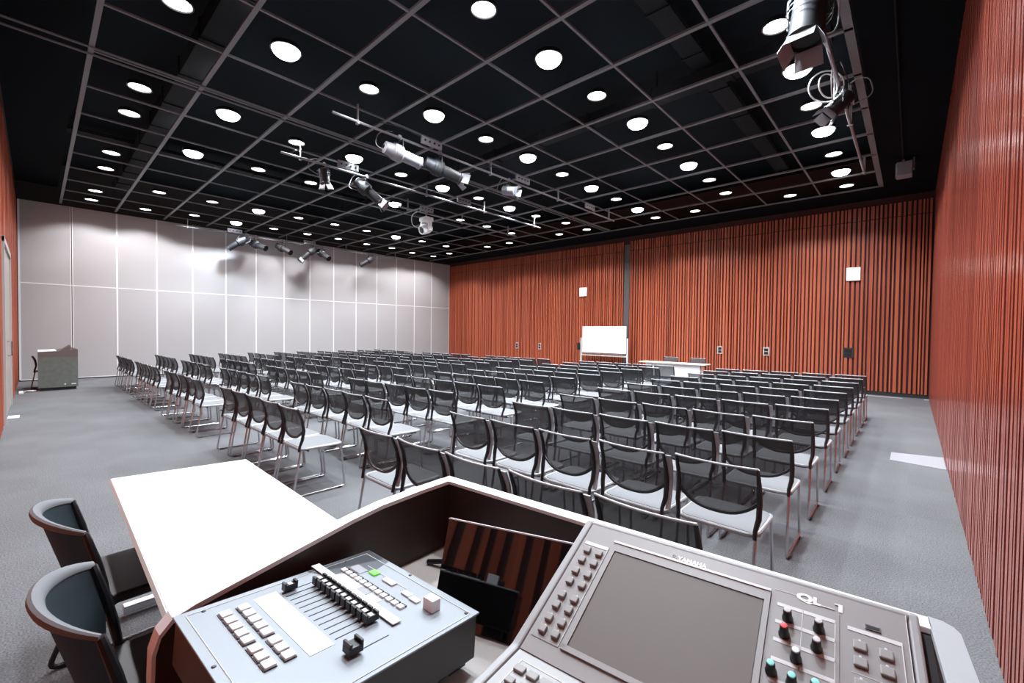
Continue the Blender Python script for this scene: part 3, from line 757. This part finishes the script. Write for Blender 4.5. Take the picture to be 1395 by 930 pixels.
def lbox(bm, u0, u1, y0, y1, h0, h1): box(bm, u0, u1, y0, y1, h0, h1, LP_)
bm = bmesh.new(); dbox(bm, .016, mw-.0135, .004, Lp+.001, -.007, 0.0); link('display_panel', bm, M['mixer_p'], MX)
bm = bmesh.new(); lathe(bm, [(.008, .014), (.008, mw-.011)], Matrix.Translation((0, .001, zt-.0075)) @ Matrix.Rotation(PI/2, 4, 'Y'), seg=16); link('back_rim', bm, M['mixer_l'], MX, smooth=True)
bm = bmesh.new(); lbox(bm, .016, mw-.0135, -.50, yb, -.007, 0.002); link('fader_panel', bm, M['mixer_l'], MX)
# screen with raised bezel
bm = bmesh.new(); dbox(bm, .0785, .3015, .051, .229, 0.0005, .0015); link('touch_screen', bm, M['screen'], MX)
bm = bmesh.new()
dbox(bm, .070, .3095, .030, .034, 0, .0045); link('bezel_lip', bm, M['mixer_hl'], MX)
bm = bmesh.new()
dbox(bm, .070, .3095, .034, .050, 0, .003); dbox(bm, .070, .0775, .050, .235, 0, .003); dbox(bm, .3025, .3095, .050, .235, 0, .003); dbox(bm, .070, .3095, .230, .238, 0, .003)
link('screen_bezel', bm, M['mixer_p'], MX)
# left selector section
bm = bmesh.new(); dbox(bm, .0205, .0665, .0455, .2375, 0, .0008); s = link('selector_plate', bm, M['mixer_p'], MX)
bm = bmesh.new(); dbox(bm, .0215, .0655, .0465, .0535, .0008, .0014)
dbox(bm, .0650, .0660, .054, .236, .0008, .0014); link('print', bm, M['mixer_hl'], MX)
sv = [.0665, .0885, .1128, .1343, .1618, .1815, .2041, .2240]
for k, sy in enumerate(sv):
    for u0 in (.0335, .0555):
        bm = bmesh.new(); dbox(bm, u0-.0058, u0+.0058, sy-.0055, sy+.0055, .0008, .0062)
        b_ = link('selector_button', bm, M['btn'], MX, bevel=.0012)
        bm = bmesh.new(); lathe(bm, [(.0012, 0), (.0012, .0008)], DP @ Matrix.Translation((u0, -sy+.0082, .0008)), seg=8); link('indicator', bm, M['mixer_hl'], b_)
# right knob section
bm = bmesh.new(); dbox(bm, .314, .388, .034, .245, 0, .0010); link('knob_plate', bm, M['mixer_p'], MX)
bm = bmesh.new()
for sy in (.046, .0735, .1005, .1275, .155, .183):
    dbox(bm, .3185, .3475, sy, sy+.0052, .001, .0014); dbox(bm, .3490, .3840, sy, sy+.0052, .001, .0014)
dbox(bm, .3478, .3486, .046, .128, .001, .0014); dbox(bm, .3832, .3842, .046, .24, .001, .0014)
link('print', bm, M['mixer_hl'], MX)
caps = {0: 'mixer_hl', 1: 'mixer_hl', 2: 'red', 3: 'mixer_hl', 4: 'lblue', 5: 'cyan', 6: 'cyan', 7: 'cyan', 8: 'lblue', 9: 'mixer_hl'}
kn = [(.332, .068), (.3665, .069), (.330, .093), (.3650, .0965), (.3445, .121), (.3205, .149), (.3425, .154), (.3655, .151), (.3310, .190), (.3600, .190)]
for k, (u_, s_) in enumerate(kn):
    bm = bmesh.new(); lathe(bm, [(.0065, 0), (.0066, .004), (.0052, .0075), (.0050, .016), (.0044, .0178)], DP @ Matrix.Translation((u_, -s_, .001)), seg=18)
    kb = link('rotary_knob', bm, M['knob'], MX, smooth=True)
    bm = bmesh.new(); lathe(bm, [(.0043, .0178), (.0038, .0192), (.0010, .0195)], DP @ Matrix.Translation((u_, -s_, .001)), seg=16); link('knob_cap', bm, M[caps[k]], kb, smooth=True)
# far-right key section
bm = bmesh.new(); dbox(bm, .3975, .450, .0480, .245, 0, .0008); link('key_plate', bm, M['mixer_p'], MX)
bm = bmesh.new(); dbox(bm, .3965, .4500, .0475, .0530, .0008, .0014); dbox(bm, .4490, .4500, .053, .24, .0008, .0014); dbox(bm, .4000, .4450, .1085, .1092, .0008, .0012)
link('print', bm, M['mixer_hl'], MX)
for j, sy in enumerate((.0725, .0945, .1225, .1445, .172, .194)):
    for u0 in (.4085, .4335):
        bm = bmesh.new(); dbox(bm, u0-.0070, u0+.0070, sy-.0062, sy+.0062, .0008, .0048)
        b_ = link('user_key', bm, M['btn'], MX, bevel=.0015)
        bm = bmesh.new(); lathe(bm, [(.0014, 0), (.0014, .0008)], DP @ Matrix.Translation((u0, -sy+.0090, .0008)), seg=8); link('indicator', bm, M['mixer_hl'], b_)
bm = bmesh.new(); dbox(bm, .4145, .4300, .0365, .0430, 0, .0016); us = link('usb_port', bm, M['chrome'], MX)
bm = bmesh.new(); dbox(bm, .4158, .4287, .0378, .0417, .0016, .0019); link('slot', bm, M['black'], us)
bm = bmesh.new(); dbox(bm, .4560, .4568, .004, .25, 0, .0006); link('trim_line', bm, M['mixer_hl'], MX)
bm = bmesh.new(); dbox(bm, .3130, .3390, .0245, .0252, 0, .0005); link('print_line', bm, M['mixer_hl'], MX)
# lettering
text_mesh('YAMAHA', .0108, DP @ Matrix.Translation((.1765, -.0268, .0006)), 'maker_lettering', M['lettering'], MX, bold=.00045, sx=.98)
bm = bmesh.new()
pts = [(.1705+.0040*math.cos(a), -.0228+.0040*math.sin(a), .0005) for a in [2*PI*k/24 for k in range(24)]]
tube(bm, [DP @ Vector(p) for p in pts], .00055, 6, closed=True)
for a in (PI/2, PI/2+2*PI/3, PI/2+4*PI/3):
    tube(bm, [DP @ Vector((.1705, -.0228, .0005)), DP @ Vector((.1705+.0036*math.cos(a), -.0228+.0036*math.sin(a), .0005))], .00050, 6)
link('maker_emblem', bm, M['mixer_hl'], MX)
for ch, ux, sz, sx_ in (('Q', .3400, .0155, 1.45), ('L', .3590, .0150, 1.15), ('1', .3845, .0150, 1.30)):
    text_mesh(ch, sz, DP @ Matrix.Translation((ux, -.0300, .0007)), 'model_lettering', M['lettering'], MX, bold=.0009, sx=sx_)
bm = bmesh.new(); dbox(bm, .3660, .3830, .0286, .0300, .0004, .0011); dbox(bm, .3828, .3872, .0190, .0212, .0004, .0011); link('model_underline', bm, M['mixer_hl'], MX)
# fader panel keys and frames (front strip)
bm = bmesh.new()
lbox(bm, .030, .450, yb-.018, yb-.0165, .002, .0026); lbox(bm, .030, .0315, -.49, yb-.018, .002, .0026)
link('print', bm, M['mixer_hl'], MX)
for k in range(16):
    u0 = .0395+.0205*k+(.02 if k > 7 else 0)
    bm = bmesh.new(); lbox(bm, u0-.0078, u0+.0078, yb-.0405, yb-.0285, .002, .0065); link('select_key', bm, M['btn'], MX, bevel=.0012)
    bm = bmesh.new(); lbox(bm, u0-.0065, u0+.0065, yb-.0630, yb-.0520, .002, .0060); link('cue_key', bm, M['btn'], MX, bevel=.0012)
    bm = bmesh.new(); lbox(bm, u0-.0012, u0+.0012, -.49, -.36, .002, .0024); link('fader_slot', bm, M['black'], MX)
    bm = bmesh.new(); lbox(bm, u0-.006, u0+.006, -.455, -.432, .004, .015); link('fader_cap', bm, M['knob'], MX, bevel=.002)

# ------------------------------------------------------------------ lighting controller
cn = Vector((-.01705114, .07358914, .99714287)).normalized()
cx = Vector((.99875047, .04810917, .01352818)).normalized(); cy = cn.cross(cx).normalized()
LC = thing('lighting_controller', 'silver-topped lighting controller with a row of faders on the desk', 'lighting controller')
KS = 1.045
Mx = Matrix.Identity(4)
for i, v_ in enumerate((cx, cy, cn)):
    for j in range(3): Mx[j][i] = v_[j]*KS
Mx[0][3], Mx[1][3], Mx[2][3] = -.94003471*KS, .53522269*KS, H-(H-.99)*KS
LC.matrix_world = Mx
def cbox(bm, x0, x1, y0, y1, z0, z1): box(bm, x0, x1, -y1, -y0, z0, z1)   # y given downwards, as seen from the operator
bm = bmesh.new(); cbox(bm, -.004, .357, .003, .378, -.082, -.0035); link('case', bm, M['black'], LC, bevel=.003)
bm = bmesh.new(); cbox(bm, -.006, .360, 0, .382, -.0035, 0); link('top_plate', bm, M['alu'], LC, bevel=.001)
for x in (.03, .32):
    for y in (.03, .34):
        bm = bmesh.new(); cbox(bm, x-.02, x+.02, y-.02, y+.02, -.100-(.0 if y < .1 else .020), -.08); link('foot', bm, M['black'], LC)
bm = bmesh.new(); prism(bm, [(-.002, -.002), (.075, -.002), (.092, -.050), (.040, -.130), (-.002, -.150)], 'z', 0, .0006); link('smoked_area', bm, M['alu_dark'], LC)
bm = bmesh.new()
for a, b_ in (((.008, .016), (.352, .016)), ((.008, .016), (.008, .366)), ((.352, .016), (.352, .366)), ((.008, .366), (.352, .366)), ((.062, .046), (.20, .046))):
    x0, x1 = sorted((a[0], b_[0])); y0_, y1_ = sorted((a[1], b_[1])); cbox(bm, x0-.0006, x1+.0006, y0_-.0006, y1_+.0006, .0006, .001)
link('print_frame', bm, M['mixer_hl'], LC)
# flash keys, two rows of eight
for r_, yy in ((0, .3195), (1, .2905)):
    for k in range(8):
        xx = .0525+.0250*k+(.006 if k > 4 else 0)
        bm = bmesh.new(); cbox(bm, xx-.0095, xx+.0095, yy-.0085, yy+.0085, 0, .0055); kk = link('flash_key', bm, M['white'], LC, bevel=.0012)
        bm = bmesh.new(); cbox(bm, xx-.0112, xx+.0106, yy-.0088, yy+.0102, 0, .0015); link('key_collar', bm, M['black'], kk)
bm = bmesh.new(); cbox(bm, .033, .257, .228, .268, 0, .0008); link('paper_label', bm, M['white'], LC)
bm = bmesh.new(); cbox(bm, -.014, .284, .119, .137, .002, .0045); cbox(bm, .0, .28, .124, .134, .0, .002); link('label_strip', bm, M['whitep'], LC, bevel=.001)
for k in range(12):
    xx = .046+.0182*k
    bm = bmesh.new(); cbox(bm, xx-.0008, xx+.0008, .150, .222, .0001, .0008); link('fader_slot', bm, M['black'], LC)
    yy = .157 if k else .208
    bm = bmesh.new(); cbox(bm, xx-.0068, xx+.0068, yy-.0125, yy+.0125, .004, .014); cbox(bm, xx-.0022, xx+.0022, yy-.003, yy+.003, 0, .004)
    cbox(bm, xx-.0068, xx+.0068, yy-.0125, yy-.0085, .014, .018); cbox(bm, xx-.0068, xx+.0068, yy+.0085, yy+.0125, .014, .018)
    fk = link('fader_knob', bm, M['knob'], LC)
    bm = bmesh.new(); cbox(bm, xx-.005, xx+.005, yy-.0035, yy+.0035, .014, .0146); link('pointer', bm, M['whitep'], fk)
bm = bmesh.new(); cbox(bm, .2975, .2991, .155, .225, .0001, .0008); link('fader_slot', bm, M['black'], LC)
bm = bmesh.new(); cbox(bm, .286, .308, .208, .232, .004, .016); cbox(bm, .286, .308, .208, .213, .016, .022); cbox(bm, .286, .308, .227, .232, .016, .022); cbox(bm, .295, .299, .217, .223, 0, .004)
link('master_fader_knob', bm, M['knob'], LC, bevel=.001)
for k in range(12):
    xx = .046+.0181*k
    bm = bmesh.new(); cbox(bm, xx-.0065, xx+.0065, .0875, .0985, 0, .004); kk = link('bump_key', bm, M['white'], LC, bevel=.0008)
    bm = bmesh.new(); cbox(bm, xx-.0068, xx+.0068, .0835, .0860, 0, .003); link('key_shadow_line', bm, M['black'], kk)
for x0, x1, y0_, y1_, nm, m_ in ((.090, .112, .047, .063, 'green_key', 'green'), (.137, .172, .048, .061, 'memory_key', 'white'), (.206, .230, .052, .064, 'page_key', 'white'), (.233, .257, .054, .066, 'page_key', 'white')):
    bm = bmesh.new(); cbox(bm, x0, x1, y0_, y1_, 0, .0035); link(nm, bm, M[m_], LC, bevel=.0008)
bm = bmesh.new(); cbox(bm, .276, .303, .046, .066, 0, .022); link('master_key', bm, M['white'], LC, bevel=.0012)
bm = bmesh.new(); cbox(bm, .05, .13, .101, .116, 0, .0006); cbox(bm, .165, .20, .103, .118, 0, .0006); link('paper_note', bm, M['white'], LC)
bm = bmesh.new(); cbox(bm, .042, .082, .058, .078, .0006, .001); cbox(bm, .135, .162, .100, .116, .0, .0006); link('grey_patch', bm, M['fixture_grey'], LC)
for x, y in ((.012, .341), (.18, .3735), (.345, .36), (.012, .07), (.16, .006), (.345, .02)):
    bm = bmesh.new(); lathe(bm, [(.0034, 0), (.0034, .0010), (.002, .0018), (.0005, .0019)], Matrix.Translation((x, -y, 0)), seg=12); link('screw', bm, M['black'], LC)
text_mesh('LIGHTING CONTROL', .0075, Matrix.Translation((.078, -.0300, .0007)), 'lettering', M['mixer_hl'], LC) if False else None

# ------------------------------------------------------------------ monitor leaning behind, cables
MN = thing('tablet_monitor', 'glossy black monitor leaning between the controller and the mixer', 'monitor')
BLc, BRc = Vector((-.775, .602, ZD+.002)), Vector((-.46, .712, ZD+.002))
TL = Vector((-.768, .682, 1.066)); 
ex = (BRc-BLc).normalized(); up = (TL-BLc); up = (up-ex*up.dot(ex)); hgt = up.length; up.normalize(); nn = ex.cross(up)
mm = Matrix.Identity(4)
for i, v_ in enumerate((ex, up, nn)):
    for j in range(3): mm[j][i] = v_[j]
mm.translation = BLc
MN.matrix_world = mm
bm = bmesh.new(); box(bm, -.012, .318, 0, hgt, -.010, 0); link('case', bm, M['black'], MN, bevel=.002)
bm = bmesh.new(); box(bm, -.010, .316, .002, hgt-.002, 0, .001); link('glass', bm, M['gloss'], MN)
bm = bmesh.new(); box(bm, -.012, .318, hgt-.001, hgt+.0018, -.010, .001); link('silver_trim', bm, M['mixer_hl'], MN)
bm = bmesh.new(); box(bm, .10, .25, .01, .03, -.05, -.010); link('stand', bm, M['black'], MN)
bm = bmesh.new(); tube(bm, rounded([(-.93, .815, .868), (-.90, .79, .872), (-.875, .765, .905), (-.85, .74, .895), (-.80, .70, .868), (-.78, .66, .868)], .04, 6), .0045, 8)
tag(link('usb_cable', bm, M['whitep'], smooth=True), 'white cable arching over the desk behind the lighting controller', 'cable')
bm = bmesh.new(); tube(bm, rounded([(-.86, .745, .90), (-.825, .70, .955), (-.80, .655, .92), (-.775, .61, .90)], .05, 6), .004, 8)
tag(link('usb_cable', bm, M['whitep'], smooth=True), 'short white cable looping in front of the leaning black monitor', 'cable')
bm = bmesh.new(); tube(bm, rounded([(-.99, .74, .867), (-.93, .765, .88), (-.89, .79, .885), (-.86, .83, .867)], .04, 6), .007, 8); box(bm, -.90, -.86, .775, .80, .862, .89)
tag(link('power_lead', bm, M['black'], smooth=True), 'black lead with a plug lying in the back corner of the desk', 'cable')

# ------------------------------------------------------------------ world, camera
w = bpy.data.worlds.new('world'); bpy.context.scene.world = w; w.use_nodes = True
w.node_tree.nodes['Background'].inputs[0].default_value = (0.5, 0.55, 0.6, 1)
w.node_tree.nodes['Background'].inputs[1].default_value = 0.0

cd = bpy.data.cameras.new('camera'); cam = bpy.data.objects.new('camera', cd); C.objects.link(cam)
cd.sensor_fit = 'HORIZONTAL'; cd.sensor_width = 36; cd.lens = 36*594.31/1395; cd.clip_start = .02; cd.clip_end = 100
yaw, pitch, roll = math.radians(42.5076), math.radians(-1.2593), math.radians(.6698)
f = Vector((-math.sin(yaw)*math.cos(pitch), math.cos(yaw)*math.cos(pitch), math.sin(pitch)))
r = Vector((math.cos(yaw), math.sin(yaw), 0)); u = r.cross(f)
c_, s_ = math.cos(roll), math.sin(roll)
X_ = r*c_+u*s_; Y_ = -r*s_+u*c_; Z_ = -f
mm = Matrix.Identity(4)
for i, v_ in enumerate((X_, Y_, Z_)):
    for j in range(3): mm[j][i] = v_[j]
mm.translation = (0, 0, H)
cam.matrix_world = mm
sc = bpy.context.scene
sc.camera = cam
sc.view_settings.view_transform = 'Standard'; sc.view_settings.look = 'None'
sc.view_settings.exposure = 0.5; sc.view_settings.gamma = 1.0; sc.view_settings.use_curve_mapping = False
